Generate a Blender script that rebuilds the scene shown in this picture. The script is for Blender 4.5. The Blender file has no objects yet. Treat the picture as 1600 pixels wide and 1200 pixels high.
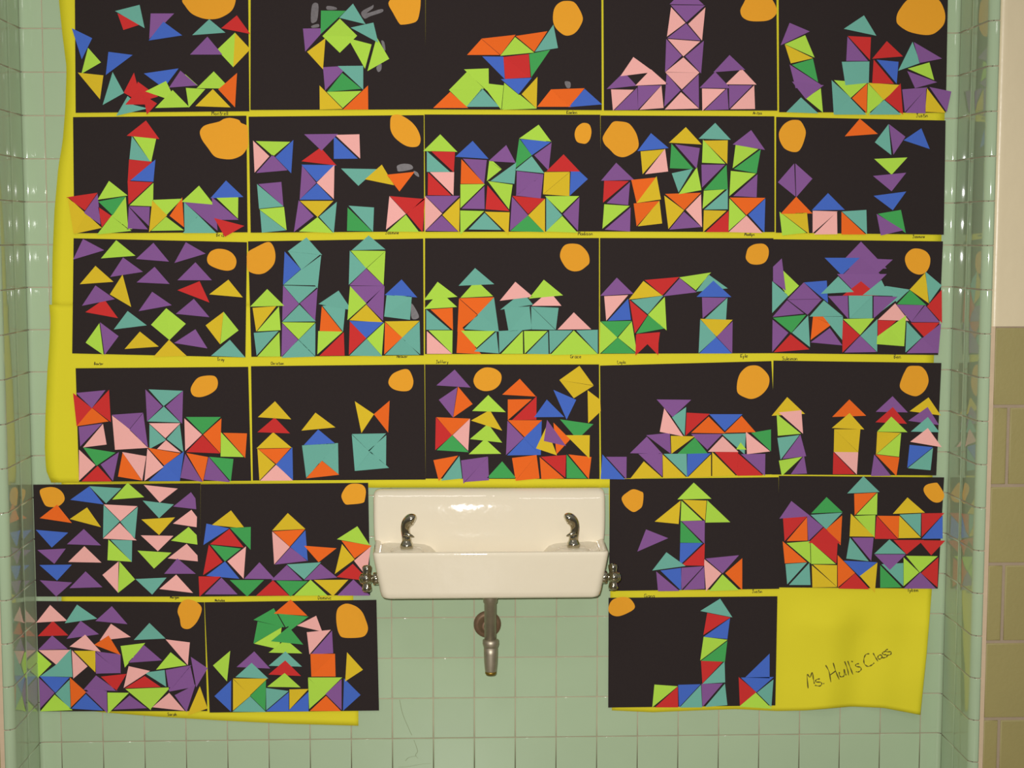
FLASH, CEIL, AMB, EXPO, SPOT = 560, 8, .29, -.34, 84
DATA = """
@ 100 0
S 90 -50 1535 -55 1545 927 97 940
m 985 0 1010 50 1060 110 1130 145 1200 160 1280 155 1350 125 1400 85 1425 30 1425 -20 1360 -50 1040 -50
P r 445 110 495 250 650 200;t 425 92 630 40 672 235;p 722 112 918 112 710 325;b 828 180 985 295 705 338
P t 1210 160 1068 293 1345 272;r 1440 128 1310 235 1553 283;p 1195 305 1050 455 1320 455;g 1425 272 1275 415 1410 560
P y 1425 272 1553 410 1410 560;b 65 235 235 318 148 495;g 200 398 308 520 145 615;b 370 432 572 458 348 625
P y 115 605 328 628 300 828;t 405 600 500 775 322 875;t 530 800 435 965 600 860;t 520 860 700 903 435 965
P r 583 605 497 772 650 860;r 615 680 785 805 560 870;r 510 872 620 745 760 870;r 775 862 690 955 660 790
P b 665 612 955 570 831 735;g 1010 618 1115 712 960 690;g 850 675 678 762 935 850;g 905 750 760 900 1045 893
P g 1015 732 1178 742 1040 897;g 1248 595 1105 735 1385 738;p 970 588 875 730 1112 712;y 1240 742 1095 885 1388 895;o 1442 608 1285 745 1425 895
N Montrell 1230 945 140
@ 380 0
S 62 -55 1518 -50 1520 912 60 917
m 1245 -20 1210 30 1250 110 1300 195 1330 205 1400 195 1450 170 1470 100 1478 30 1470 -20 1400 -50 1290 -50
s 575 40 625 35 620 150 600 185 565 180
s 700 50 770 60 775 80 700 80
s 985 100 1070 50 1085 40 1080 70 1030 110 1150 75 1160 100 1060 135 1010 155
s 1150 340 1175 350 1185 420 1165 400
s 1110 560 1150 530 1150 580 1125 600
s 570 215 625 200 630 225 575 232
P p 498 238 690 235 517 430;d 648 88 855 90 645 285;t 915 30 800 148 1020 202;g 872 318 1070 370 1015 573
P g 805 155 660 300 950 298;g 660 300 950 298 805 440;g 1112 310 1217 490 1035 593;t 1085 188 895 230 1125 355
P y 685 318 532 432 665 578;p 665 560 875 548 682 755;t 788 550 1000 548 1000 748;d 825 608 700 765 985 740
P g 695 765 985 758 830 900;y 636 712 638 913 830 908;o 1040 712 1042 913 830 913
@ 650 0
S 80 -50 1545 -55 1548 918 78 912
m 1240 8 1310 15 1355 65 1390 150 1370 215 1330 270 1280 295 1230 290 1170 240 1143 180 1145 100 1165 50 1200 20
s 1240 680 1285 685 1285 730 1255 730
P o 545 325 425 458 700 458;o 545 322 830 290 705 458;o 830 300 1095 260 985 430;t 1145 205 1183 400 990 432
P g 825 308 985 438 702 465;b 552 470 728 472 740 660;r 728 475 940 450 955 645;r 728 475 742 658 955 645;d 942 450 1118 415 960 645
P g 400 578 605 570 607 770;g 425 598 275 750 565 735;g 275 750 420 890 565 735;g 545 690 730 712 710 915
P y 1012 640 880 785 1005 905;g 735 690 715 915 875 805;g 865 788 720 915 1005 905;o 285 765 143 900 435 900;t 550 735 420 890 695 890
P b 708 660 965 648 855 785;o 1125 745 1010 890 1290 890;o 1125 745 1405 735 1275 892;b 1405 740 1550 870 1270 893
N Kaelen 1255 937 90
@ 930 0
S 68 -50 1510 -55 1518 922 72 920
m 1255 -10 1235 30 1210 85 1225 140 1280 172 1360 178 1440 170 1490 140 1515 95 1500 40 1470 -10 1440 -50 1280 -50
P p 755 -100 620 35 905 40;p 630 42 915 45 760 185;k 632 60 598 305 752 190;k 918 62 890 338 775 200
P p 758 195 600 318 880 338;k 605 325 875 345 735 470;p 592 325 582 600 722 465;p 905 340 882 612 750 470
P k 735 478 585 600 868 605;k 585 603 868 605 722 745;p 595 615 575 890 712 752;p 862 620 865 900 725 755;k 715 768 580 912 865 905
P p 240 600 95 742 345 714;k 465 578 335 713 605 702;k 318 475 210 635 490 600;k 132 745 322 748 148 922
P p 350 730 358 915 160 918;p 355 715 550 712 358 912;k 552 712 570 900 368 915
P k 1220 572 1085 703 1345 705;p 1000 598 870 732 1128 735;p 1120 458 985 602 1250 582
P k 890 738 1085 742 893 925;p 1100 735 1112 912 912 918;p 1115 710 1310 712 1118 905;k 1325 710 1332 908 1125 910
N Aritza 1315 943 75
@ 1200 0
S 88 -50 1500 -55 1482 940 92 935
m 1110 60 1150 10 1200 -20 1300 -45 1390 -20 1440 20 1475 110 1470 190 1430 245 1370 285 1290 290 1170 262 1085 205 1070 160 1080 110
P p 180 190 348 262 105 378;g 310 293 388 480 140 368;y 140 370 375 485 190 528;d 375 490 418 685 200 540
P p 180 538 440 705 230 735;p 200 680 465 710 315 825;g 440 735 458 938 315 820;t 275 812 152 935 420 945
P t 800 128 632 240 903 298;p 662 305 652 508 835 508;r 665 300 858 310 850 500
P t 530 668 548 955 690 815;t 550 955 820 955 685 815;g 550 668 828 690 690 815;o 828 695 822 940 700 818
P t 615 515 845 512 840 690;t 615 515 645 710 840 690;r 990 342 868 490 1125 470;r 880 495 868 695 1050 698;b 905 498 1088 515 1072 698
P g 832 692 825 955 965 835;y 835 690 1105 708 965 835;r 1105 695 1125 955 975 832;t 965 830 840 955 1110 955
P g 1345 520 1165 572 1385 668;t 1205 348 1085 590 1268 525;p 1215 350 1450 488 1262 525;p 1160 592 1410 685 1225 735
P p 1118 745 1330 728 1140 935;p 1318 740 1312 945 1145 940;p 1345 725 1528 762 1490 935;y 1325 735 1310 932 1480 940
N Justin 1235 963 100
@ 100 177
S 75 32 1520 20 1530 992 85 1000
m 1385 38 1455 55 1475 80 1510 95 1532 120 1535 260 1520 300 1480 350 1400 382 1310 378 1250 355 1200 290 1150 220 1132 160 1150 120 1190 95 1290 70 1330 48
P y 35 700 85 1005 315 955;y 30 700 80 1005 185 845;r 20 700 280 662 175 810;p 280 670 165 830 305 928;r 285 780 395 855 315 950;g 515 695 395 855 535 968
P d 515 692 285 735 405 850;g 375 563 280 720 530 685;g 395 855 275 1010 562 980;g 545 945 570 965 520 970
P t 565 190 545 383 720 403;g 575 190 768 212 725 412;r 683 60 522 187 795 215;r 542 385 738 403 530 580;b 762 385 552 560 745 570
P r 530 565 740 575 538 760;g 745 580 545 768 742 775;p 540 775 715 780 708 940;p 540 780 530 960 700 968
P g 735 722 985 712 852 850;y 735 725 708 992 860 850;o 985 700 1000 950 880 855;g 850 862 725 980 1000 975
P p 1000 740 1260 760 1280 980;p 1230 695 1248 888 1455 888;t 1000 740 1005 998 1120 850;t 1120 850 990 998 1270 998
P g 1125 603 980 738 1250 762;g 1270 705 1452 700 1450 878;b 1350 560 1220 708 1495 698;r 1250 872 1502 938 1340 1030
N Briz 1270 1013 70
@ 380 177
S 45 28 1505 15 1508 985 62 995
m 1290 10 1350 35 1410 80 1455 140 1478 210 1465 265 1420 282 1350 268 1270 210 1232 150 1225 90 1235 25
s 1285 435 1340 420 1400 430 1408 465 1300 485 1283 465
s 1420 480 1455 495 1465 530 1430 510
P k 82 228 95 495 218 358;g 105 232 392 238 250 358;b 418 222 400 500 268 365;p 245 345 108 498 370 475
P p 125 590 318 572 335 775;t 115 590 132 795 335 775;g 133 800 340 780 362 975;t 140 808 155 995 358 975
P r 645 285 485 400 778 435;p 508 175 790 172 652 312;k 765 180 968 175 975 378;b 755 190 755 380 955 378
P p 490 435 470 720 610 580;b 485 428 772 432 612 570;k 760 430 755 715 612 578;b 615 585 470 720 745 720
P p 462 725 422 990 588 858;y 472 730 752 730 620 865;t 780 738 755 998 632 862;g 620 865 465 985 750 998
P o 1195 512 1428 488 1302 652;t 815 460 1115 465 960 605;y 1155 428 1015 550 1258 600
P t 878 770 1090 785 1082 988;d 870 785 865 980 1075 985
P k 1218 690 1190 970 1355 838;r 1222 690 1515 715 1360 838;r 1515 700 1495 992 1365 838;g 1355 845 1200 985 1465 988
N Jasmine 1185 995 115
@ 650 177
S 70 10 1535 12 1545 985 78 988
m 1405 80 1445 95 1462 150 1450 215 1420 250 1385 252 1340 235 1322 180 1335 125 1370 90
P t 90 315 90 488 285 490;r 125 315 325 320 315 492;g 202 175 60 315 345 322;r 100 492 98 682 295 685;k 115 490 318 490 312 685
P k 75 690 75 980 218 835;p 78 688 365 688 220 828;p 215 852 80 980 350 985;y 365 705 360 992 220 848
P o 378 382 372 588 570 588;p 390 378 590 390 568 588;b 472 230 328 362 605 380;g 370 592 575 590 370 790;p 570 608 380 795 572 798
P g 368 810 568 815 370 1010;t 572 830 438 968 712 972;y 572 820 780 825 770 1010
P g 610 398 590 565 712 468;g 610 398 640 398 718 468;t 835 410 620 565 820 588;p 752 265 605 398 830 412
P g 598 565 805 595 775 800;r 595 600 580 800 778 815
P d 860 210 825 460 965 350;b 870 215 1130 235 965 350;p 1130 245 1105 478 985 350;t 965 358 822 475 1070 500;g 1022 95 860 210 1130 240
P p 840 482 1062 508 835 690;p 1062 505 1040 710 830 685
P r 802 688 1075 712 935 840;p 800 695 782 980 935 850;y 1075 712 1075 995 935 850;d 932 850 785 982 1070 990
P y 1070 490 1282 488 1058 675;y 1282 490 1278 690 1060 675;b 1290 485 1280 688 1432 548;b 1290 485 1365 485 1432 548;r 1230 342 1085 485 1365 485
P g 1075 690 1360 690 1215 830;t 1085 700 1085 985 1218 850;p 1362 700 1350 980 1225 840;g 1218 855 1082 985 1345 995
N Madison 1350 1003 125
@ 930 177
S 45 18 1493 25 1495 990 45 985
m 205 68 275 82 320 130 350 190 362 270 330 320 265 358 215 365 165 345 120 300 80 260 62 210 80 165 110 120 150 72
P y 378 318 578 300 395 508;k 582 295 608 485 415 508;b 465 165 352 315 612 290
P r 75 562 280 565 65 745;p 290 572 95 748 275 765;p 175 412 48 562 325 555;g 75 758 288 772 60 962;p 295 785 80 970 290 985
P o 300 555 505 535 345 748;y 512 525 548 718 345 748;o 320 752 535 730 345 942;y 535 725 558 918 355 942
P p 665 258 872 290 845 462;d 635 252 622 458 820 465;y 755 115 615 245 888 260
P t 638 500 812 462 695 660;g 848 448 885 640 695 675
P o 582 672 882 662 742 805;y 575 685 610 965 740 808;k 882 675 890 950 755 805;p 740 820 618 970 885 948
P g 898 220 890 412 1085 420;y 905 228 1105 225 1100 422;t 1000 80 862 212 1130 220
P d 1095 430 905 640 1105 635;p 885 428 1082 428 890 620;g 905 645 1080 635 895 795;t 1105 632 908 802 1105 800
P y 905 808 1095 812 900 990;r 1112 812 920 990 1112 990
P g 1170 262 1360 298 1145 458;d 1380 300 1155 465 1345 500;p 1300 140 1145 260 1415 305
P g 1130 480 1340 502 1118 690;p 1352 508 1150 690 1345 700
P o 1120 702 1418 705 1260 848;g 1118 710 1112 980 1255 852;b 1418 710 1410 995 1275 845;k 1260 852 1112 990 1395 998
N Madlyn 1245 1010 85
@ 1200 177
S 68 30 1480 60 1465 1012 65 995
m 230 55 270 65 300 110 315 160 300 230 275 290 245 320 195 320 140 295 108 250 92 200 95 150 130 95 180 62
P o 765 45 640 192 915 172;p 1008 90 1145 195 1045 345;t 1005 90 890 242 1028 348;b 1278 125 1130 225 1348 298
P g 885 380 1162 368 1030 512;p 875 522 1152 495 1030 650;b 880 688 1152 652 1040 808
P d 915 838 1108 805 1148 998;p 905 838 940 1018 1130 975
P p 228 418 370 545 235 700;p 218 418 82 575 230 695
P g 95 820 118 1018 320 995;y 118 835 325 828 342 1005;o 235 695 105 838 370 835
P k 372 812 580 818 372 1000;k 575 820 382 1010 578 1008;b 500 665 365 808 640 805
P t 615 818 820 805 825 1008;o 612 820 612 1010 815 1010
N Jasmine 1205 1028 105
@ 100 370
S 80 12 1525 45 1512 1005 68 972
m 1290 100 1350 108 1400 135 1432 180 1435 225 1415 265 1370 282 1310 275 1240 250 1200 220 1193 175 1215 130 1250 108
P p 158 18 335 112 75 190;g 435 28 595 158 308 180;p 745 50 600 185 875 207;p 1015 45 1180 140 920 218
P y 262 242 412 375 132 395;p 492 172 658 292 385 335;y 488 315 382 480 560 585;p 755 250 605 380 880 393
P p 1095 212 945 362 1232 362;r 1130 370 945 445 1212 548;y 1370 357 1210 480 1490 505;r 335 520 178 628 450 678
P p 262 405 425 520 150 575;p 735 458 898 570 622 620;p 1082 517 932 642 1212 670;t 530 618 690 738 415 772
P g 852 595 725 733 878 860;g 852 595 1015 725 878 862;g 295 720 180 882 330 985;p 300 712 455 828 338 985
P y 632 790 790 915 505 935;y 875 858 745 1000 1022 992;p 1095 770 918 885 1195 930;y 1330 625 1180 738 1300 895
P g 1330 625 1455 780 1302 895;t 1382 858 1225 992 1510 1005
N Tray 1275 1022 65
N Baxter 252 1058 80
@ 380 370
S 40 38 1500 15 1505 988 68 1000
m 195 45 235 55 262 110 268 180 248 240 190 295 130 312 70 300 35 270 30 200 38 130 110 85
s 1400 560 1430 590 1465 670 1405 680
P t 375 122 640 148 485 275;b 345 122 332 400 480 270;t 650 155 620 430 485 275;t 485 270 335 400 620 405
P t 528 5 370 122 658 152;t 335 405 620 415 465 555;p 332 405 325 700 465 560;p 620 430 600 700 472 555;t 468 565 325 708 605 705
P g 322 712 600 715 462 855;p 325 720 318 1000 460 860;t 602 720 600 1000 460 860;t 460 855 318 1008 605 998
P y 78 592 275 578 108 790;g 298 580 312 778 115 788;g 200 435 58 582 342 575
P t 88 800 295 785 112 990;g 302 795 308 998 118 998
P t 660 575 855 560 832 790;o 655 578 638 785 825 790;t 795 448 628 560 905 612
P g 625 785 830 790 618 980;r 838 795 635 992 845 990
P t 888 115 880 400 1025 262;g 895 115 1185 118 1025 262;g 1185 120 1170 402 1030 262;p 1025 265 885 405 1175 410
P t 1045 -12 905 112 1185 105;p 890 410 1175 410 1030 560;p 1178 410 1165 700 1020 555;g 890 410 868 695 1025 555;y 1025 565 885 695 1165 715
P b 885 700 1170 712 1025 845;r 888 705 880 985 1025 845;g 1175 715 1155 990 1030 850;t 1028 850 885 990 1158 995
P t 1195 485 1405 495 1175 665;t 1405 495 1390 692 1175 665;b 1320 355 1180 485 1450 505
P y 1180 705 1470 700 1325 840;o 1182 712 1175 980 1325 840;t 1470 705 1475 980 1320 845;t 1325 840 1180 985 1470 985
N Christian 230 1055 110
N Heaver 1280 997 95
@ 650 370
S 75 12 1525 10 1525 975 75 978
m 1290 57 1360 65 1410 105 1440 155 1445 215 1420 245 1370 280 1310 287 1255 262 1215 205 1200 160 1210 110 1240 70
P g 200 455 68 602 342 585;g 180 375 65 528 345 500;t 85 605 85 775 285 775;o 120 605 305 592 308 778
P k 90 785 90 975 300 975;g 105 780 305 780 302 975
P g 502 362 370 508 642 495;t 492 260 355 408 652 395;o 360 512 650 503 515 648;o 358 515 345 790 515 655;t 650 505 690 790 400 768;t 535 635 690 790 400 770
P o 350 760 338 968 545 978;o 350 700 340 968 495 915;t 670 790 485 955 690 972;g 375 782 660 785 505 925
P t 690 785 890 775 695 970;g 890 785 892 975 710 975;g 900 785 1095 785 905 975;t 1100 790 1105 978 920 975
P t 1110 780 1305 780 1115 975;t 1335 780 1515 775 1515 975;g 1315 780 1120 985 1515 978
P t 890 460 702 608 975 565;k 828 375 698 533 975 500;k 1110 450 965 575 1212 575;g 1065 357 940 515 1225 488
P t 735 590 950 580 772 790;t 945 575 770 790 965 770;t 960 580 962 772 1160 775;t 965 582 1188 592 1165 775
P k 1315 630 1180 773 1460 770
N Jeffery 168 1043 105
N Grace 1285 998 95
@ 930 370
S 40 10 1485 12 1487 970 40 975
m 1370 57 1410 62 1442 95 1445 150 1425 200 1390 225 1340 232 1290 222 1257 185 1258 145 1275 95 1320 65
P p 180 340 42 492 318 475;k 75 495 275 485 92 700;b 275 515 298 692 105 700
P g 42 705 38 975 185 840;d 48 705 305 700 182 838;g 305 705 348 970 190 840;d 188 840 50 972 340 972
P r 345 810 540 795 335 990;r 530 795 525 988 355 810;r 395 850 340 815 335 990;r 345 812 540 795 520 940
P y 402 368 280 523 560 490;r 412 360 700 335 560 488;p 705 345 570 495 845 462;g 700 338 965 297 838 445
P t 945 315 842 457 1105 430;b 985 365 845 500 1135 502;p 890 505 1095 508 895 680;t 1102 508 915 683 1090 690
P r 285 525 330 805 435 655;t 300 527 570 490 438 645;g 580 500 595 780 440 650;d 440 655 340 808 590 762
P y 875 683 1145 692 1010 835;t 875 688 862 970 1012 832;p 1145 705 1142 972 1010 832;b 1008 835 868 972 1138 972
N Layla 185 1045 70
N Kyle 1210 993 65
@ 1200 370
S 45 20 1458 38 1418 985 35 970
m 1235 97 1290 108 1330 135 1352 180 1345 245 1315 295 1265 315 1210 300 1165 260 1142 200 1150 150 1190 108
P g 125 280 258 408 140 480;g 258 408 170 495 120 430;p 115 180 42 250 42 372 148 450;t 35 370 170 492 35 635
P p 298 380 160 522 440 518;b 300 380 490 365 500 550;p 165 525 450 520 330 650;p 160 528 38 668 300 640;t 465 530 345 665 625 662
P d 42 675 318 650 195 800;p 38 690 35 960 170 800;t 335 655 350 920 200 800;r 188 812 48 962 345 938
P p 775 40 560 265 990 265;b 472 175 765 175 615 320;p 765 178 1040 190 900 318;p 775 175 620 320 945 320;p 575 310 990 310 780 520
P r 775 370 620 490 920 490;t 585 330 440 475 715 460;t 945 360 790 485 1010 490;t 985 410 1180 440 1070 545;t 790 485 985 410 1100 495
P p 500 495 665 490 670 685;t 672 490 870 490 678 680;t 870 490 870 680 678 680;p 880 495 1080 500 880 680;t 1180 445 1075 500 940 625
P o 375 665 465 665 535 735;o 375 665 530 730 355 860;t 460 665 625 665 618 860;p 515 760 355 880 620 905
P r 620 690 620 965 765 820;g 625 685 885 680 768 818;t 912 685 910 960 770 825;p 768 825 635 965 905 960
P k 1060 555 915 692 1175 700;r 915 695 1070 700 915 840;g 1150 655 910 830 1135 912;g 1020 760 910 895 1135 912;g 910 830 905 895 1120 900
P d 1185 445 1075 562 1320 570;y 1310 300 1180 440 1345 558;t 1312 290 1448 405 1340 555;p 1070 565 1300 570 1195 710;p 1195 710 1432 712 1310 570;r 1448 440 1450 720 1325 580
P t 1155 705 1145 965 1280 840;r 1190 715 1430 715 1310 845;p 1442 720 1420 975 1285 845;p 1285 840 1155 970 1420 968
N Suleiman 118 1015 130
N Ben 1050 1000 60
@ 100 560
S 97 82 1535 70 1560 1020 125 1028
m 1175 145 1245 145 1275 170 1282 215 1265 260 1210 300 1140 322 1085 315 1060 285 1058 245 1085 195 1120 160
P p 100 288 345 265 232 415;r 75 288 105 565 232 415;r 375 262 390 530 235 412;o 232 412 105 565 372 525
P t 705 258 990 270 830 398;p 678 258 692 525 820 400;p 992 270 985 545 848 400;t 832 400 695 525 970 535
P p 122 570 320 542 135 735;k 325 545 355 718 158 742;k 125 760 125 1020 262 890
P d 160 742 430 785 270 895;p 458 780 408 1022 305 885;r 280 895 145 1025 400 1025
P p 398 470 658 452 545 590;p 660 455 700 745 545 595;k 400 475 425 762 560 600;k 425 762 705 745 555 600
P o 488 785 450 985 648 1018;k 485 780 685 815 652 1020
P k 708 540 970 540 845 665;t 712 548 712 755 850 680;t 965 550 995 780 855 672;k 850 682 775 755 975 785
P k 695 750 670 1022 830 905;o 700 745 970 792 835 892;b 1000 775 965 1022 825 900;b 850 890 705 1022 965 1022
P d 1015 488 1308 488 1155 630;k 1003 500 1010 770 1150 635;o 1312 500 1302 790 1160 635;r 1155 640 1020 780 1300 792
P o 1020 788 1200 822 1158 1030;p 1010 795 970 995 1155 1030;d 1210 820 1412 838 1390 1025;p 1205 820 1165 1010 1385 1032
P g 1308 615 1305 818 1498 822;o 1325 620 1525 625 1510 830
@ 380 560
S 65 65 1510 50 1520 1010 80 1018
m 1340 90 1380 97 1405 140 1418 190 1408 240 1375 270 1310 272 1250 255 1215 220 1213 180 1240 135 1280 110
P y 250 615 110 750 405 745;r 262 492 118 615 390 625;y 265 357 122 490 400 508
P o 125 755 395 748 275 880;y 118 750 135 1018 265 882;b 410 740 415 1015 272 885;k 275 885 140 1020 415 1018
P b 625 592 505 722 770 712;y 602 452 485 602 768 575
P t 490 725 790 705 650 860;t 490 725 525 995 650 860;t 790 705 795 965 655 850;o 652 850 525 1000 800 970
P t 905 630 1190 625 1050 775;t 905 635 930 938 1055 780;t 1192 640 1190 890 1040 770;t 1060 775 930 938 1215 912
P y 930 357 1090 465 985 622;o 1220 352 1088 465 1208 618
@ 650 560
S 75 50 1525 50 1530 1005 80 1002
m 600 75 660 88 705 125 712 175 690 225 640 262 570 272 510 248 482 205 482 165 505 120 550 85
P p 345 240 190 345 308 492;o 350 235 472 380 310 492;p 322 93 170 225 455 243
P o 170 490 450 502 300 640;r 165 490 160 765 302 640;k 450 502 435 770 305 640;d 302 640 172 765 440 782
P g 575 670 440 798 710 795;g 600 545 450 672 718 702;y 615 430 458 518 718 602;g 602 305 468 438 748 448
P o 765 342 965 340 765 515;r 1005 315 1003 510 800 515;o 865 170 718 302 1000 318
P o 765 515 1050 515 905 655;p 762 520 750 805 900 662;b 1048 520 1040 805 895 665;b 900 665 760 808 1040 805
P b 1090 343 985 490 1235 488;b 1145 262 1335 345 1255 510
P y 1362 62 1195 180 1480 225;y 1195 180 1315 332 1480 228;y 1430 265 1535 345 1540 440 1435 540
P d 1200 508 1478 548 1345 675;y 1250 640 1448 640 1445 835;y 1085 570 1000 750 1175 808;o 1145 535 1285 675 1170 800;p 1092 512 1065 688 1250 730
P o 145 848 350 810 190 1022;t 362 812 385 1000 210 1018;p 375 850 600 818 395 1045;p 600 820 608 1015 405 1030
P d 718 858 590 998 835 998;o 800 830 1005 805 830 1018;o 1005 805 1030 1000 830 1020
P r 1040 820 1250 805 1245 995;o 1030 822 1045 1008 1235 1000;d 1255 800 1255 998 1425 1000;o 1270 800 1462 822 1440 1005
@ 930 560
S 40 60 1468 22 1520 965 50 1005
m 1320 58 1370 68 1420 110 1450 160 1445 225 1410 280 1360 320 1300 338 1240 322 1190 290 1180 240 1190 170 1215 115 1265 70
P k 575 415 538 612 735 650;t 758 405 745 645 640 490;p 512 342 800 345 645 490
P r 762 452 955 462 752 645;b 950 465 1228 465 1080 605;o 1220 480 1078 620 1338 615;o 945 485 800 620 1085 625
P p 425 640 622 620 630 795;p 430 652 290 790 560 795;p 360 795 560 790 560 985
P y 630 645 830 650 635 795;y 720 650 830 650 635 795;d 830 660 685 795 940 795;p 798 630 1060 630 935 760
P t 1055 630 1255 625 1245 800;k 1062 650 940 778 1195 780;g 1212 700 1175 758 1260 760
P d 1465 592 1300 620 1465 775;k 1255 610 1265 798 1458 775
P b 60 800 45 1005 248 1008;p 90 820 262 820 260 1008;y 405 858 290 1005 555 990
P t 570 795 762 795 765 985;y 562 800 565 995 758 990;b 768 795 965 790 765 990;y 965 800 965 985 768 995
P r 995 780 1190 780 1185 975;y 975 780 975 985 1170 975
P p 1215 798 1418 795 1415 980;r 1188 790 1185 978 1400 975
@ 1200 560
S 45 18 1445 38 1402 975 30 968
m 1230 62 1280 70 1320 115 1338 180 1325 235 1290 285 1235 315 1170 300 1115 265 1098 225 1115 165 1140 110 1170 68
P y 160 322 30 478 308 462;k 90 450 278 432 292 628;g 72 462 82 645 275 628
P t 78 662 262 638 105 845;p 270 635 318 815 120 838;g 90 852 285 820 115 980;p 300 808 325 960 190 965
P o 678 342 535 488 818 478;y 552 590 770 590 752 780;y 552 590 548 780 752 782;y 680 455 532 580 802 592
P r 545 780 540 965 725 965;k 552 780 752 782 740 968
P y 910 612 1105 620 900 800;g 1110 620 1092 820 905 798;o 895 800 1095 825 1070 980;p 885 800 858 980 1025 978
P p 1038 315 898 445 1165 450;r 1040 405 895 532 1158 545;g 1028 485 910 610 1162 615
P y 1338 325 1180 440 1440 475;p 1330 405 1168 520 1425 555;t 1332 488 1190 610 1428 615;k 1332 580 1185 695 1448 740
P b 1180 720 1375 740 1160 912;t 1375 745 1355 932 1165 915
@ 40 745
S 48 65 1458 55 1452 998 90 998
m 205 85 265 97 310 135 325 190 290 235 240 252 175 245 145 205 118 130 135 100
P b 530 80 372 192 650 230;t 530 78 798 95 670 222;g 850 50 722 190 988 170;k 985 68 1268 98 1118 215
P p 1378 128 1415 180 1422 270 1230 248;t 975 198 1235 230 1112 345;o 262 232 118 345 385 385;y 512 255 368 352 628 420
P k 650 230 932 245 790 370;t 650 235 645 510 785 372;t 935 250 910 520 790 375;k 785 385 645 515 925 530
P t 708 525 888 530 885 710;g 690 522 682 695 885 708;k 775 705 640 818 770 965;g 782 705 912 855 770 968
P y 965 355 1245 338 1112 485;k 1382 275 1428 335 1425 420 1228 390;k 960 488 1232 492 1102 620;g 1358 418 1425 485 1432 565 1212 532
P g 932 615 1215 632 1070 765;k 1342 558 1432 655 1435 705 1185 680;p 1265 680 1155 808 1418 808;t 915 852 1175 840 1055 982
P k 1255 815 1115 935 1395 968;b 85 442 355 465 218 590;p 485 435 345 562 628 572;p 98 610 335 598 240 725
P k 490 578 355 710 632 715;b 115 735 385 732 262 865;p 500 788 365 928 640 920;p 118 862 388 880 255 998
N Morgan 1205 1005 75
@ 300 745
S 72 62 1468 50 1485 985 65 998
m 1345 57 1415 65 1448 110 1440 190 1420 218 1320 230 1275 225 1245 165 1265 110 1300 70
P b 120 390 95 568 310 430;d 490 418 488 608 315 425;y 325 280 165 402 440 430
P r 312 435 148 562 432 588;r 140 565 92 820 255 710;d 155 568 410 598 275 705;k 450 580 430 850 295 705;b 275 705 118 825 395 850
P k 668 455 685 730 815 585;o 675 455 940 438 815 582;b 945 445 965 705 820 585;p 820 588 690 732 965 700;y 798 302 668 448 945 435
P o 935 575 1205 595 1055 712
P p 562 712 435 850 690 852;p 790 735 660 862 920 862;p 1070 725 935 862 1210 840;t 790 730 1075 712 935 855
P r 55 830 240 832 62 1000;p 245 840 105 980 380 980;d 315 860 600 860 460 998;r 675 862 535 990 810 990
P d 700 865 965 870 822 998;g 988 858 850 990 1130 990;y 1015 860 1302 858 1175 995;p 1345 855 1210 990 1485 990
P o 1245 530 1498 575 1355 680;y 1250 560 1190 810 1355 688;k 1490 580 1350 700 1455 830;r 1340 725 1205 835 1480 870;g 1378 412 1208 520 1482 572
N Dominic 1050 1008 115
@ 940 740
S 68 45 1475 30 1480 960 62 978
m 265 130 325 148 348 170 340 265 310 300 268 320 225 298 185 255 168 200 215 155
P y 658 225 442 400 642 420;g 880 222 865 408 1072 405;g 665 225 658 395 840 390;y 675 218 875 225 862 392
P g 768 75 632 215 915 210;p 665 395 860 392 858 585;d 658 395 655 575 835 578;b 655 578 845 578 650 765;r 860 580 855 768 665 765
P p 370 465 555 538 298 650
P p 455 815 470 980 650 978;b 490 808 665 785 662 975;t 540 655 422 808 700 770
P p 662 785 850 772 665 970;p 855 775 860 960 680 970
P k 852 710 870 980 998 832;p 865 708 1145 680 1008 832;o 1172 705 1172 970 1030 830;g 1008 840 895 978 1145 970
N Justin 1255 982 85
N Giana 355 1020 90
@ 1200 735
S 90 45 1468 58 1415 985 85 975
m 1395 103 1420 115 1465 190 1462 235 1430 265 1385 265 1340 235 1305 190 1297 150 1325 118
P r 125 398 325 385 138 590;o 325 390 330 585 155 590;p 325 360 460 470 335 590;p 195 255 95 402 355 382
P t 355 370 620 352 485 490;d 488 222 360 358 622 348;o 618 375 605 625 485 490;r 465 475 335 605 608 608
P o 122 590 140 775 325 765;g 155 605 350 590 355 775;g 355 595 360 780 565 780;r 360 600 580 608 570 775
P t 145 780 325 768 160 950;t 345 770 355 955 175 955;y 365 790 370 975 575 972;y 375 785 575 790 575 970
P o 580 705 582 975 725 855;b 630 752 910 765 765 885;y 912 768 890 1020 765 880;r 725 858 585 985 845 990
P y 690 360 680 550 885 552;g 720 380 895 372 888 560;p 700 560 880 560 860 755;t 682 558 652 735 840 757
P o 718 195 905 185 722 375;g 912 185 908 368 735 370;t 795 48 660 192 930 180
P r 905 380 890 570 1080 572;o 910 378 1095 380 1085 570;y 1095 378 1088 565 1275 562;t 1095 368 1275 360 1272 550
P r 1280 358 1470 355 1280 555;b 1455 375 1455 568 1280 570;y 1162 225 1040 362 1308 352
P r 1045 580 1300 580 1155 700;r 1255 582 1478 585 1360 708;t 1012 575 885 695 1148 695
P d 935 790 935 978 1115 975;t 945 782 1128 772 1128 965;p 888 700 1148 700 1015 830
P g 1130 725 1130 965 1260 850;g 1150 712 1415 715 1265 850;r 1420 725 1412 975 1275 855;p 1270 850 1130 985 1400 985
N Tykem 1160 998 95
@ 45 925
S 60 75 1462 85 1488 992 95 995
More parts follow.
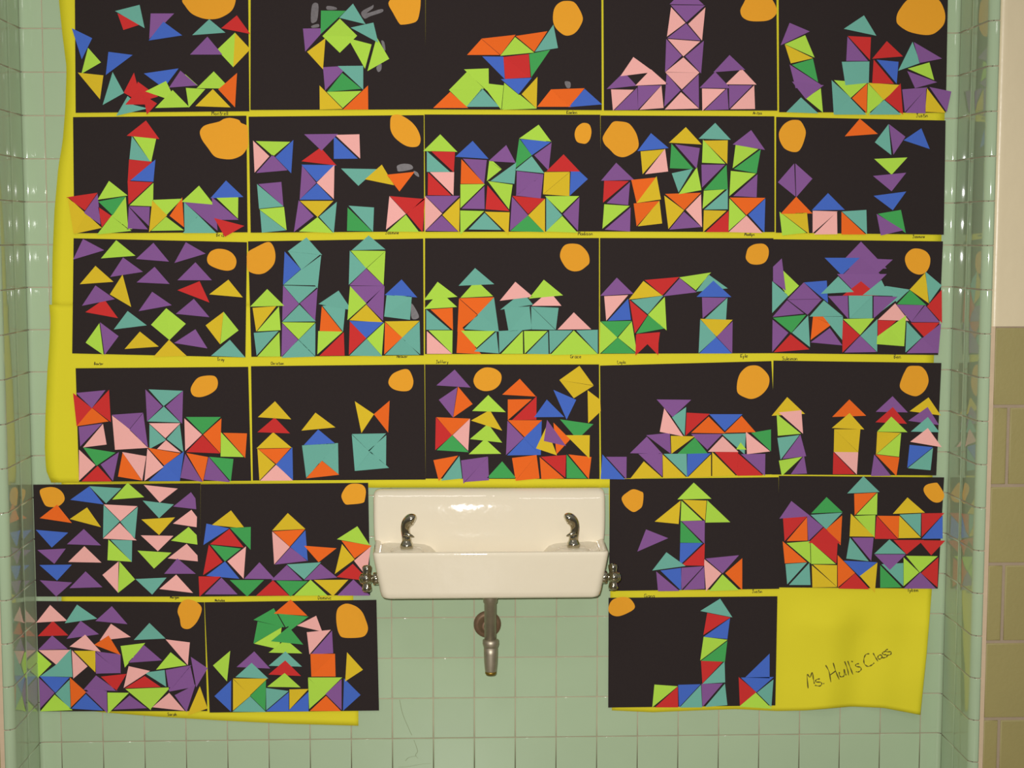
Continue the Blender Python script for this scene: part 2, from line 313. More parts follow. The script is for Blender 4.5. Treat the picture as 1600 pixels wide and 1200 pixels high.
m 1340 62 1400 85 1438 125 1435 175 1400 250 1350 300 1305 308 1270 285 1258 220 1240 165 1255 110 1290 70
P k 178 108 62 255 320 240;t 402 105 300 260 570 222;p 692 118 555 242 822 268
P r 200 240 75 368 330 362;p 432 240 315 390 585 352;k 685 265 590 405 850 375;t 1005 258 875 400 1140 388
P k 470 355 340 455 600 498;o 665 362 545 440 765 525;p 195 362 78 482 325 475
P g 45 470 55 735 190 600;k 80 485 350 482 228 605;t 350 475 365 708 228 605;t 228 605 95 702 365 708
P k 358 485 370 722 490 620;y 375 490 555 490 555 670;p 553 500 560 680 765 675;p 555 495 765 520 765 680
P b 88 700 340 712 222 840;p 85 715 95 970 215 840;t 340 730 350 980 222 848;g 215 855 95 995 365 985
P p 560 695 455 815 740 825;r 600 705 815 682 728 825
P o 342 712 352 960 478 835;p 470 800 650 825 655 1010;p 650 825 655 1010 470 830;b 475 850 355 972 620 988
P g 765 450 970 425 800 630;p 960 442 825 590 1110 570;k 1140 395 1342 420 1325 610;g 1182 502 1060 648 1315 610
P t 960 672 1132 650 1145 790;k 832 618 1010 658 790 800;r 965 700 800 802 1100 792
P p 1350 540 1490 635 1395 795;p 1140 650 1355 610 1170 830;p 1345 615 1385 790 1170 830
P g 655 838 835 840 660 1015;p 840 862 705 980 985 968;g 805 808 1010 800 1018 985;g 1010 800 1180 795 1015 975
P k 1170 840 1030 960 1300 990;p 1390 770 1215 860 1315 1000;y 1425 785 1490 970 1320 1030
N Sarah 1155 1020 80
@ 305 925
S 78 85 1510 65 1532 988 120 1005
m 1270 97 1340 120 1390 165 1420 230 1440 300 1425 350 1390 375 1310 383 1230 378 1200 350 1182 290 1175 210 1185 145 1220 110
P d 520 245 485 430 730 290;d 655 135 485 232 745 295;d 690 182 935 205 755 295;o 795 62 655 180 935 198
P d 945 205 800 315 690 180;g 720 295 490 430 700 478;g 755 395 612 505 892 512;d 780 290 630 410 900 438
P t 752 495 612 615 890 622;r 750 570 610 688 882 700;g 745 675 600 790 878 795
P p 492 495 345 625 625 638;t 470 590 335 710 610 722
P g 292 490 148 612 265 745;b 300 735 160 868 298 998
P y 315 720 600 722 455 862;y 315 725 315 988 460 865;d 590 735 585 990 458 865;t 458 870 310 998 590 1000
P t 590 800 780 825 592 985;b 780 835 780 995 590 995;b 945 830 945 995 770 995;y 785 812 945 808 785 980
P k 1008 198 848 280 1058 330;k 930 335 1130 315 952 520;p 1140 322 1150 510 965 520
P o 960 515 1165 515 968 705;o 1165 515 1170 705 968 705
P g 940 712 1225 712 1085 850;g 940 715 950 975 1090 850;p 1220 725 1220 985 1085 850;o 1090 865 955 992 1215 992
P y 1265 502 1398 648 1250 745;b 1240 720 1232 990 1378 858
N Nicholas 165 70 85
@ 940 920
S 58 75 1465 62 1448 972 55 990
m 190 68 240 85 275 135 268 170 210 205 145 228 95 222 60 190 60 145 85 98 130 75
P r 880 200 1075 238 848 385;t 988 82 822 185 1090 238;b 1070 245 850 400 1048 418
P g 850 400 1050 425 822 598;d 1048 435 830 600 1028 608
P r 828 600 1010 608 840 790;t 1025 605 1030 780 840 792
P g 440 798 635 812 422 988;r 635 815 445 988 638 988;b 638 800 825 795 645 988;t 828 800 650 990 838 988
P p 832 792 1010 788 840 985;t 1028 790 1048 970 862 985
P b 1400 540 1400 745 1195 740;b 1160 740 1435 735 1290 862;r 1142 735 1152 975 1290 862;t 1432 755 1415 985 1295 865;g 1285 865 1145 982 1420 1000
"""
import bpy, bmesh, math, random
from mathutils import Vector, Matrix
random.seed(7)
C = bpy.context.scene.collection
T = 0.108            # tile pitch
ZB = 3.5*T           # height of the lowest fully seen horizontal joint
W = 22*T             # alcove width
DEP = 2*T            # alcove depth
HT = 24*T
YF = -(DEP+0.020)    # plane of the corridor wall

# ------------------------------------------------------------------ camera (measured)
FPX, CX, CD, CZ, PT, YW, RL = 2441.15, 1.09409, 4.01925, 1.31668+ZB, .0939253, .0345071, -.00050573
cy, sy, cp, sp, cr, sr = math.cos(YW), math.sin(YW), math.cos(PT), math.sin(PT), math.cos(RL), math.sin(RL)
FW = Vector((sy*cp, cy*cp, -sp)); R0 = Vector((cy, -sy, 0)); D0 = FW.cross(R0)
RT = cr*R0+sr*D0; DN = -sr*R0+cr*D0
CAM = Vector((CX, -CD, CZ))
def at(px, py, Y):
    d = FW*FPX+RT*(px-800)+DN*(py-600)
    return CAM+d*((Y-CAM.y)/d.y)

def lin(c):
    return tuple(((v/255)/12.92 if v/255 <= .04045 else ((v/255+.055)/1.055)**2.4) for v in c)+(1,)

# ------------------------------------------------------------------ materials
def newmat(name):
    m = bpy.data.materials.new(name); m.use_nodes = True
    nt = m.node_tree; b = nt.nodes['Principled BSDF']
    return m, nt, b
def mat(name, rgb, rough=.6, metal=0, spec=.5, noise=0, nscale=40, bump=0, bscale=200, rnd=0, attr=False, coat=0):
    m, nt, b = newmat(name); N = nt.nodes.new; L = nt.links.new
    b.inputs['Roughness'].default_value = rough; b.inputs['Metallic'].default_value = metal
    b.inputs['Specular IOR Level'].default_value = spec; b.inputs['Coat Weight'].default_value = coat
    tc = N('ShaderNodeTexCoord')
    hsv = N('ShaderNodeHueSaturation'); hsv.inputs['Color'].default_value = lin(rgb)
    L(hsv.outputs[0], b.inputs['Base Color'])
    val = None
    def add(a, sock, k):
        mm = N('ShaderNodeMath'); mm.operation = 'MULTIPLY_ADD'
        L(sock, mm.inputs[0]); mm.inputs[1].default_value = 2*k
        if a is None: mm.inputs[2].default_value = 1-k
        else:
            s = N('ShaderNodeMath'); s.operation = 'SUBTRACT'; L(a, s.inputs[0]); s.inputs[1].default_value = k; L(s.outputs[0], mm.inputs[2])
        return mm.outputs[0]
    if noise:
        n = N('ShaderNodeTexNoise'); n.inputs['Scale'].default_value = nscale; n.inputs['Detail'].default_value = 4
        L(tc.outputs['Object'], n.inputs['Vector']); val = add(val, n.outputs['Fac'], noise)
    if rnd:
        oi = N('ShaderNodeObjectInfo'); val = add(val, oi.outputs['Random'], rnd)
    if attr:
        at_ = N('ShaderNodeAttribute'); at_.attribute_name = 'tone'; val = add(val, at_.outputs['Fac'], .022)
    if val: L(val, hsv.inputs['Value'])
    if bump:
        n2 = N('ShaderNodeTexNoise'); n2.inputs['Scale'].default_value = bscale; n2.inputs['Detail'].default_value = 3
        L(tc.outputs['Object'], n2.inputs['Vector'])
        bp = N('ShaderNodeBump'); bp.inputs['Strength'].default_value = 1; bp.inputs['Distance'].default_value = bump
        L(n2.outputs['Fac'], bp.inputs['Height']); L(bp.outputs[0], b.inputs['Normal'])
    return m
M = {}
M['tile'] = mat('green_glazed_tile', (172,193,157), .05, spec=.5, noise=.03, nscale=9, bump=.00012, bscale=16, attr=True)
M['grout'] = mat('tile_grout', (186,168,142), .9, noise=.2, nscale=25)
nt = M['grout'].node_tree; b_ = nt.nodes['Principled BSDF']; src = b_.inputs['Base Color'].links[0].from_socket   # dirt gathered in the joints near the floor
mx = nt.nodes.new('ShaderNodeMix'); mx.data_type = 'RGBA'; mx.inputs[7].default_value = lin((96,88,66))
tc_ = nt.nodes.new('ShaderNodeTexCoord'); sp = nt.nodes.new('ShaderNodeSeparateXYZ'); mr_ = nt.nodes.new('ShaderNodeMapRange')
mr_.inputs[1].default_value = .40; mr_.inputs[2].default_value = .31
nt.links.new(tc_.outputs['Object'], sp.inputs[0]); nt.links.new(sp.outputs['Z'], mr_.inputs[0]); nt.links.new(mr_.outputs[0], mx.inputs[0])
nt.links.new(src, mx.inputs[6]); nt.links.new(mx.outputs[2], b_.inputs['Base Color'])
M['cream'] = mat('cream_wall_paint', (228,213,176), .35, bump=.0015, bscale=22, noise=.02, nscale=6)
M['olive'] = mat('olive_block_paint', (160,149,93), .55, bump=.0006, bscale=90, noise=.05, nscale=12, attr=True)
M['mortar'] = mat('block_mortar', (166,148,124), .9, noise=.1)
M['caulk'] = mat('pinkish_caulk', (206,182,150), .8, noise=.08)
M['floor'] = mat('floor_vinyl', (150,138,110), .4, noise=.2, nscale=60)
M['yellow'] = mat('yellow_butcher_paper', (224,212,44), .8, spec=.2, noise=.03, nscale=7)
M['black'] = mat('black_construction_paper', (48,41,40), .9, spec=.1, noise=.06, nscale=120, bump=.0002, bscale=700)
M['glue'] = mat('dried_glue', (92,85,86), .5, noise=.55, nscale=130)
M['ink'] = mat('black_marker_ink', (52,46,14), .8)
M['ink2'] = mat('brown_marker_ink', (96,88,16), .8)
M['porcelain'] = mat('cream_porcelain', (236,225,198), .06, spec=.55, noise=.01, nscale=5, bump=.0016, bscale=16)
M['chrome'] = mat('worn_chrome', (200,195,175), .12, metal=1, noise=.12, nscale=60)
M['steel'] = mat('dull_nickel_pipe', (178,168,146), .48, metal=.8, noise=.2, nscale=50)
M['rust'] = mat('rusty_escutcheon', (140,112,88), .5, metal=.6, noise=.35, nscale=45)
M['brass'] = mat('brass_plug', (150,122,50), .45, metal=.8, noise=.25, nscale=120)
PC = dict(t=('teal',(112,178,160)), g=('lime green',(178,222,76)), d=('dark green',(70,165,86)), y=('gold',(222,190,44)),
          o=('orange',(240,108,36)), r=('red',(206,52,50)), p=('purple',(136,90,150)), k=('pink',(246,180,172)), b=('blue',(72,108,198)))
for k,(n,c) in PC.items(): M['p_'+k] = mat(n.replace(' ','_')+'_paper', c, .85, spec=.12, noise=.02, nscale=150, rnd=.035)
M['moon'] = mat('amber_paper', (236,164,46), .85, spec=.12, noise=.02, nscale=100, rnd=.03)

# ------------------------------------------------------------------ helpers
def link(name, bm, mats, parent=None, smooth=False, loc=None, keep=False):
    me = bpy.data.meshes.new(name)
    if not keep: bmesh.ops.recalc_face_normals(bm, faces=bm.faces[:])
    if loc is not None: bmesh.ops.translate(bm, verts=bm.verts[:], vec=-Vector(loc))
    bm.to_mesh(me); bm.free()
    if not isinstance(mats, (list, tuple)): mats = [mats]
    for m in mats: me.materials.append(m)
    if smooth:
        for p in me.polygons: p.use_smooth = True
    o = bpy.data.objects.new(name, me); C.objects.link(o)
    if parent: o.parent = parent
    elif loc is not None: o.location = loc
    return o
def empty(name, loc):
    o = bpy.data.objects.new(name, None); o.empty_display_size = .05; C.objects.link(o); o.location = loc; return o
def tag(o, label=None, cat=None, group=None, kind=None):
    if label: o['label'] = label
    if cat: o['category'] = cat
    if group: o['group'] = group
    if kind: o['kind'] = kind
    return o
def box(bm, a, b, mi=0):
    r = bmesh.ops.create_cube(bm, size=1)
    s = [b[i]-a[i] for i in range(3)]; c = [(a[i]+b[i])/2 for i in range(3)]
    for v in r['verts']: v.co = Vector((v.co.x*s[0]+c[0], v.co.y*s[1]+c[1], v.co.z*s[2]+c[2]))
    for v in r['verts']:
        for f in v.link_faces: f.material_index = mi
def loft(bm, loops, cap0=True, cap1=True, mi=0):
    rows = [[bm.verts.new(p) for p in lp] for lp in loops]
    n = len(rows[0])
    for a, b in zip(rows, rows[1:]):
        for i in range(n):
            f = bm.faces.new((a[i], a[(i+1)%n], b[(i+1)%n], b[i])); f.material_index = mi
    if cap0: bm.faces.new(rows[0]).material_index = mi
    if cap1: bm.faces.new(rows[-1]).material_index = mi
def spline(pts, n):
    out = []
    P = [pts[0]]+list(pts)+[pts[-1]]
    for i in range(1, len(P)-2):
        for k in range(n):
            t = k/n; a,b,c,d = P[i-1],P[i],P[i+1],P[i+2]
            out.append(tuple(.5*((2*b[j])+(-a[j]+c[j])*t+(2*a[j]-5*b[j]+4*c[j]-d[j])*t*t+(-a[j]+3*b[j]-3*c[j]+d[j])*t**3) for j in range(len(a))))
    out.append(tuple(pts[-1])); return out
def tube(bm, pts, seg=16, mi=0):
    """pts: (x,y,z,r)"""
    loops = []
    V = [Vector(p[:3]) for p in pts]
    up = None
    for i, p in enumerate(pts):
        d = (V[min(i+1, len(V)-1)]-V[max(i-1, 0)]).normalized()
        if up is None: up = d.orthogonal().normalized()
        up = (up-d*up.dot(d)).normalized(); s = d.cross(up)
        loops.append([V[i]+(up*math.cos(a)+s*math.sin(a))*p[3] for a in [2*math.pi*k/seg for k in range(seg)]])
    loft(bm, loops, mi=mi)
def lathe(bm, prof, c, axis, seg=28, mi=0):
    """prof: (dist along axis, radius)"""
    ax = Vector(axis).normalized(); u = ax.orthogonal().normalized(); v = ax.cross(u)
    loft(bm, [[Vector(c)+ax*t+(u*math.cos(a)+v*math.sin(a))*max(r,1e-4) for a in [2*math.pi*k/seg for k in range(seg)]] for t, r in prof], mi=mi)

# ------------------------------------------------------------------ tiled surfaces
def tiles(bm, O, U, V, N, ue, ve, gap=.0021, bev=.0011, dep=.0012, tilt=.0006, tl=None, skip=None):
    """rows of bevelled tiles; N points out of the wall, grout lies at -dep"""
    for i in range(len(ue)-1):
        for j in range(len(ve)-1):
            a, b, c, d = ue[i]+gap/2, ue[i+1]-gap/2, ve[j]+gap/2, ve[j+1]-gap/2
            if skip and skip(a, b, c, d): continue
            tx, ty = random.uniform(-tilt, tilt), random.uniform(-tilt, tilt)
            uc, vc = (a+b)/2, (c+d)/2
            def P(u, v, h): return O+U*u+V*v+N*(h+(u-uc)*tx+(v-vc)*ty)
            def P0(u, v, h): return O+U*u+V*v+N*h
            rings = []
            for ins, h in ((0, -dep-.0005), (0, -bev*.9), (bev*.3, -bev*.35), (bev, -bev*.06), (bev*2.2, 0)):
                q = [(a+ins, c+ins), (b-ins, c+ins), (b-ins, d-ins), (a+ins, d-ins)]
                rings.append([bm.verts.new(P(u, v, h) if h > -dep else P0(u, v, h)) for u, v in q])
            tone = random.random()
            fs = []
            for r0, r1 in zip(rings, rings[1:]):
                for k in range(4): fs.append(bm.faces.new((r0[k], r0[(k+1)%4], r1[(k+1)%4], r1[k])))
            fs.append(bm.faces.new(rings[-1]))
            for f in fs:
                f.material_index = 0; f.smooth = True
                for lp in f.loops: lp[tl] = tone
            fs[-1].smooth = False
def curved(bm, prof, z0, z1, gap, tl, mi=0):
    """one trim tile: 2D profile (x,y,nx,ny) swept in z with softened ends"""
    tone = random.random()
    rows = []
    for z, k in ((z0+gap/2, .0012), (z0+gap/2+.0004, .0005), (z0+gap/2+.0012, .0001), (z0+gap/2+.0024, 0), (z1-gap/2-.0024, 0), (z1-gap/2-.0012, .0001), (z1-gap/2-.0004, .0005), (z1-gap/2, .0012)):
        rows.append([bm.verts.new((x-nx*k, y-ny*k, z)) for x, y, nx, ny in prof])
    for a, b in zip(rows, rows[1:]):
        for i in range(len(prof)-1):
            f = bm.faces.new((a[i], a[i+1], b[i+1], b[i])); f.smooth = True; f.material_index = mi
            for lp in f.loops: lp[tl] = tone
X_, Y_, Z_ = Vector((1,0,0)), Vector((0,1,0)), Vector((0,0,1))
ve = [0, ZB-3*T]+[ZB+(k-2)*T for k in range(0, 23)]
def newbm():
    bm = bmesh.new(); tl = bm.loops.layers.float.new('tone'); return bm, tl
CV = .011
# back wall
bm, tl = newbm()
ue = [T/2+T*k for k in range(0, 22)]
tiles(bm, Vector((0,0,0)), X_, Z_, -Y_, ue, ve, tl=tl)
def quad(bm, pts, mi):
    f = bm.faces.new([bm.verts.new(p) for p in pts]); f.material_index = mi
quad(bm, [(0,.0016,0),(W,.0016,0),(W,.0016,HT),(0,.0016,HT)], 1)
for s, x0 in ((1, 0), (-1, W)):       # cove tiles in the inner corners
    prof = []
    for k in range(9):
        a = math.pi/2*k/8
        nx, ny = s*math.sin(a), -math.cos(a)      # normal: from back wall (-y) to side wall (+x)
        prof.append((x0+s*CV-nx*CV, -CV-ny*CV, nx, ny))
    prof = [(x0+s*(T/2-.001-q), 0+e, 0, -1) for q, e in ((0, .0009), (.0004, .0003), (.0012, 0), (.03, 0))]+prof
    for j in range(len(ve)-1): curved(bm, prof, ve[j], ve[j+1], .0021, tl)
wb = link('wall_back', bm, [M["tile"], M["grout"]], keep=True); tag(wb, kind='structure')
# side walls with bullnose edge
BN = .020
for nm, s, x0 in (('wall_left', 1, 0), ('wall_right', -1, W)):
    bm, tl = newbm()
    O = Vector((x0, 0, 0)); U = -Y_; Nn = X_*s
    tiles(bm, O, U, Z_, Nn, [CV, T], ve, tl=tl)
    quad(bm, [(x0-s*.0016, 0, 0), (x0-s*.0016, -DEP-.004, 0), (x0-s*.0016, -DEP-.004, HT), (x0-s*.0016, 0, HT)], 1)
    prof = [(x0-s*e, -T-.001-q, s, 0) for q, e in ((0, .0009), (.0004, .0003), (.0012, 0), (.05, 0))]
    for k in range(9):
        a = math.pi/2*k/8; nx, ny = s*math.cos(a), -math.sin(a)
        prof.append((x0-s*BN+nx*BN, -DEP-.001+ny*(BN-.001), nx, ny))
    prof.append((x0-s*(BN+.004), prof[-1][1], 0, -1)); prof.append((x0-s*(BN+.004), YF+.008, -s, 0))
    for j in range(len(ve)-1): curved(bm, prof, ve[j], ve[j+1], .0021, tl)
    for q0, q1, yy in ((.003, .014, -DEP-.005), (.012, .0235, YF+.0035)):
        box(bm, (min(x0-s*q0, x0-s*q1), yy, 0), (max(x0-s*q0, x0-s*q1), -DEP+.03, HT), 1)
    # grout fill set back inside the bullnose
    w = link(nm, bm, [M["tile"], M["grout"]], keep=True); tag(w, kind='structure')
# corridor wall either side: cream plaster above olive painted block
ztop = 1.4766; CH = .1975
for nm, s, x0, off in (('wall_front_right', 1, W+.024, .051), ('wall_front_left', -1, -.024, .17)):
    bm, tl = newbm()
    N = 14
    # plaster: softly rounded start edge
    xs = [0, .002, .006, .012, .02, 1.6]; hs = [-.012, -.003, .0, .0012, .0, .0]
    prev = None
    for x, h in zip(xs, hs):
        cur = [bm.verts.new((x0+s*x, YF-h, z)) for z in (ztop, ztop+.6, HT)]
        if prev:
            for a in range(2):
                f = bm.faces.new((prev[a], cur[a], cur[a+1], prev[a+1])); f.material_index = 1; f.smooth = True
        prev = cur
    quad(bm, [(x0, YF+.012, ztop), (x0+s*1.6, YF+.012, ztop), (x0+s*1.6, YF, ztop), (x0, YF, ztop)], 1)
    quad(bm, [(x0+s*.004, YF+.0052, 0), (x0+s*1.6, YF+.0052, 0), (x0+s*1.6, YF+.0052, ztop+.01), (x0+s*.004, YF+.0052, ztop+.01)], 2)
    k = 0; z = ztop
    while z > 0:
        st = off if k % 2 else off+.2
        ue = [.008]+[st+.4*i for i in range(0, 4)]
        O = Vector((x0, YF+.002, 0))
        tiles(bm, O, X_*s, Z_, -Y_, ue, [max(z-CH, 0), z], gap=.008, bev=.0018, dep=.003, tilt=.0008, tl=tl)
        z -= CH; k += 1
    # caulk strip between bullnose and block
    quad(bm, [(x0-s*.001, YF+.002, 0), (x0+s*.011, YF+.001, 0), (x0+s*.011, YF+.001, ztop), (x0-s*.001, YF+.002, ztop)], 3)
    for f in bm.faces: f.material_index = f.material_index
    w = link(nm, bm, [M['olive'], M['cream'], M['mortar'], M['caulk']]); tag(w, kind='structure')
bm = bmesh.new(); box(bm, (-3, -6.5, -.05), (5.5, 0, 0)); tag(link('floor', bm, M['floor']), kind='structure')
# ------------------------------------------------------------------ yellow butcher paper
def sm(a, b, x):
    t = max(0, min(1, (x-a)/(b-a))); return t*t*(3-2*t)
def ripple(px, py):
    v = .0006*(math.sin(px*.021+1.3)+math.sin(py*.034+px*.006))
    m = sm(1216, 1300, px)*sm(928, 985, py)
    v += m*(.015+.010*math.sin((px-1225)*.034+(py-930)*.006-.4)+.003*math.sin((py-930)*.045+px*.01)+.004*math.sin((px-1225)*.085+(py-930)*.01))
    m2 = (1-sm(80, 112, px)); v += m2*(.002+.002*math.sin(py*.03)+.0012*math.sin(py*.011+2))
    m3 = sm(1112, 1128, py)*(1-sm(560, 700, px)); v += m3*.003
    return v
def interp(poly, t):
    L = [0]
    for a, b in zip(poly, poly[1:]): L.append(L[-1]+math.hypot(a[0]-b[0], a[1]-b[1]))
    s = t*L[-1]
    for i in range(len(poly)-1):
        if s <= L[i+1]+1e-9:
            k = (s-L[i])/(L[i+1]-L[i]); return (poly[i][0]+(poly[i+1][0]-poly[i][0])*k, poly[i][1]+(poly[i+1][1]-poly[i][1])*k)
    return poly[-1]
papers = {}
def paper(key, Tp, Bp, Lp, Rp, base, nu, nv, label):
    bm = bmesh.new(); g = []
    for j in range(nv+1):
        v = j/nv; row = []
        for i in range(nu+1):
            u = i/nu
            t, b, l, r = interp(Tp, u), interp(Bp, u), interp(Lp, v), interp(Rp, v)
            p = [(1-v)*t[k]+v*b[k]+(1-u)*l[k]+u*r[k]-((1-u)*(1-v)*Tp[0][k]+u*(1-v)*Tp[-1][k]+(1-u)*v*Bp[0][k]+u*v*Bp[-1][k]) for k in (0, 1)]
            row.append(bm.verts.new(at(p[0], p[1], -(base+max(0, ripple(*p))))))
        g.append(row)
    for j in range(nv):
        for i in range(nu): bm.faces.new((g[j][i], g[j][i+1], g[j+1][i+1], g[j+1][i]))
    o = link('butcher_paper', bm, M['yellow'], smooth=True, loc=at(Bp[0][0], Bp[0][1], -base))
    md = o.modifiers.new('thickness', 'SOLIDIFY'); md.thickness = .0002; md.offset = 1
    tag(o, label, 'paper', 'yellow backing papers'); papers[key] = (o, base)
paper('A', [(92,-25),(1480,-25)], [(81,481),(1468,481)], [(92,-25),(92,0),(97,50),(104,106),(102,170),(98,220),(91,262),(85,330),(82,400),(81,481)],
      [(1480,-25),(1476,180),(1471,372),(1468,481)], .0012, 90, 40, 'topmost yellow butcher paper backing, behind the upper rows of collages')
paper('B', [(77,476),(1467,476)], [(80,754),(350,757),(577,762),(952,762),(1200,757),(1457,750)], [(77,476),(79,500),(77,540),(74,580),(71,650),(70,700),(72,735),(80,754)],
      [(1467,476),(1459,560),(1457,750)], .0028, 90, 30, 'middle yellow butcher paper backing, ending just above the drinking fountain')
paper('C', [(96,742),(552,742)], [(96,1105),(160,1113),(250,1120),(350,1126),(450,1131),(560,1134)], [(96,742),(96,1105)],
      [(552,742),(552,935),(560,1100),(560,1134)], .0012, 50, 44, 'yellow butcher paper backing at lower left, sagging below the collages left of the fountain')
paper('D', [(951,742),(1457,742)], [(956,1110),(1020,1113),(1090,1110),(1150,1108),(1215,1111),(1260,1110),(1330,1104),(1380,1106),(1438,1117)], [(951,742),(956,1110)],
      [(1457,742),(1456,922),(1448,1020),(1438,1117)], .0012, 60, 60, 'large wrinkled yellow paper at lower right with the handwritten class name')

# ------------------------------------------------------------------ handwriting
G = {  # stroke letters, x to the right, y up (x-height .55, capitals 1)
'a':[[(.45,.5),(.2,.55),(.02,.3),(.15,.02),(.4,.2),(.45,.5),(.5,.02)]],'b':[[(.05,1),(.05,0)],[(.05,.3),(.3,.52),(.42,.25),(.25,0),(.05,.1)]],
'c':[[(.42,.45),(.2,.55),(.03,.28),(.2,.02),(.42,.1)]],'d':[[(.42,1),(.42,0)],[(.42,.35),(.2,.52),(.03,.25),(.2,.02),(.42,.2)]],
'e':[[(.03,.28),(.4,.32),(.3,.54),(.08,.45),(.03,.2),(.2,.02),(.42,.12)]],'f':[[(.42,.9),(.28,1),(.2,.8),(.2,0)],[(.03,.5),(.38,.5)]],
'g':[[(.42,.45),(.2,.55),(.04,.3),(.2,.08),(.42,.3),(.42,-.3),(.2,-.42),(.02,-.3)]],'h':[[(.05,1),(.05,0)],[(.05,.3),(.25,.55),(.4,.35),(.42,0)]],
'i':[[(.1,.5),(.1,0)],[(.1,.75),(.12,.8)]],'k':[[(.05,1),(.05,0)],[(.4,.55),(.06,.25),(.42,0)]],'l':[[(.1,1),(.1,0)]],
'm':[[(.04,.5),(.04,0)],[(.04,.35),(.2,.55),(.3,.35),(.3,0)],[(.3,.35),(.46,.55),(.56,.35),(.58,0)]],'n':[[(.04,.5),(.04,0)],[(.04,.35),(.25,.55),(.4,.35),(.42,0)]],
'o':[[(.22,.55),(.03,.3),(.2,.02),(.42,.25),(.22,.55)]],'r':[[(.05,.52),(.05,0)],[(.05,.3),(.2,.52),(.38,.48)]],
's':[[(.4,.48),(.15,.54),(.08,.35),(.38,.22),(.3,.02),(.04,.05)]],'t':[[(.2,.9),(.2,.05),(.38,.02)],[(.03,.58),(.4,.6)]],
'u':[[(.05,.5),(.08,.1),(.25,.02),(.4,.2),(.42,.5),(.44,0)]],'v':[[(.03,.5),(.2,0),(.4,.5)]],'x':[[(.03,.5),(.4,0)],[(.4,.5),(.03,0)]],
'y':[[(.04,.5),(.2,.05)],[(.42,.5),(.08,-.42)]],'z':[[(.04,.5),(.4,.5),(.04,0),(.42,0)]],
'A':[[(.02,0),(.3,1),(.56,0)],[(.12,.4),(.48,.42)]],'B':[[(.05,0),(.05,1),(.4,.85),(.1,.52),(.48,.3),(.05,0)]],'C':[[(.5,.85),(.25,1),(.03,.5),(.25,.02),(.52,.15)]],
'D':[[(.05,0),(.05,1),(.45,.7),(.45,.25),(.05,0)]],'G':[[(.5,.85),(.25,1),(.03,.5),(.25,.02),(.5,.2),(.5,.45),(.3,.45)]],'H':[[(.05,1),(.05,0)],[(.5,1),(.5,0)],[(.05,.5),(.5,.5)]],
'J':[[(.02,1),(.5,1)],[(.28,1),(.26,.1),(.1,0),(.02,.15)]],'K':[[(.05,1),(.05,0)],[(.5,1),(.06,.45),(.52,0)]],'L':[[(.05,1),(.05,0),(.45,0)]],
'M':[[(.03,0),(.08,1),(.3,.4),(.52,1),(.6,0)]],'N':[[(.04,0),(.06,1),(.48,0),(.5,1)]],'S':[[(.45,.88),(.2,1),(.06,.75),(.44,.35),(.3,.02),(.03,.12)]],
'T':[[(.02,1),(.55,1)],[(.28,1),(.28,0)]]}
def strokes_mesh(strokes, wpx, base, m, name, parent):
    """strokes: pixel polylines laid on the paper surface as thin ribbons of ink"""
    bm = bmesh.new()
    for st in strokes:
        P = spline([tuple(p) for p in st], 5) if len(st) > 2 else st
        rows = []
        for i, p in enumerate(P):
            a, b = P[max(i-1, 0)], P[min(i+1, len(P)-1)]
            dx, dy = b[0]-a[0], b[1]-a[1]; l = math.hypot(dx, dy) or 1
            w = wpx/2*(.8+.35*math.sin(i*1.1)); nx, ny = -dy/l*w, dx/l*w
            Y = -(base+max(0, ripple(*p))+.00055)
            rows.append([bm.verts.new(at(p[0]+nx*k, p[1]+ny*k, Y)) for k in (1, -1)]+[bm.verts.new(at(p[0]+nx*k, p[1]+ny*k, Y+.0003)) for k in (-1, 1)])
        for r0, r1 in zip(rows, rows[1:]):
            for k in range(4): bm.faces.new((r0[k], r0[(k+1)%4], r1[(k+1)%4], r1[k]))
        bm.faces.new(rows[0]); bm.faces.new(rows[-1])
    o = link(name, bm, m, parent=parent, loc=parent.location)
    return o
def write_name(text, x, y, w):
    key = 'A' if y < 470 else 'B' if y < 745 else 'C' if x < 700 else 'D'
    adv = {'i':.28,'l':.25,'m':.72,'M':.75,'t':.45}
    tot = sum(adv.get(ch, .58) for ch in text); sc = w/tot; h = min(sc*.95, 6.2)
    st = []; cx0 = x
    for ch in text:
        for s in G[ch]: st.append([(cx0+q[0]*sc, y+h*.45-q[1]*h+random.uniform(-.1,.1)) for q in s])
        cx0 += adv.get(ch, .58)*sc
    o = strokes_mesh(st, .95, papers[key][1], M['ink'], 'handwritten_name', papers[key][0])
    o['label'] = 'small black handwritten name'
big = [[(275,720),(262,540),(300,575),(330,510),(345,600),(358,660)],[(430,595),(385,605),(375,635),(440,640),(455,665),(425,690),(365,680)],[(476,652),(486,662)],
[(505,415),(550,500),(575,640)],[(605,385),(640,500),(685,605)],[(565,545),(640,490)],[(685,505),(690,555),(720,570),(750,545),(748,470),(755,490),(775,550)],
[(755,365),(790,460),(808,550)],[(795,360),(830,450),(865,540)],[(843,362),(864,372)],[(945,395),(905,405),(905,430),(965,445),(970,480),(935,505),(905,500)],
[(1080,265),(1035,275),(1010,330),(1015,395),(1060,432),(1110,415),(1145,385)],[(1130,255),(1160,310),(1195,365)],
[(1235,280),(1200,290),(1195,325),(1225,335),(1250,300),(1235,280),(1262,325)],[(1290,235),(1255,250),(1265,275),(1305,280),(1310,305),(1265,320)],
[(1325,205),(1295,220),(1310,240),(1365,240),(1360,275),(1315,285)]]
k = .2625
bm = bmesh.new()
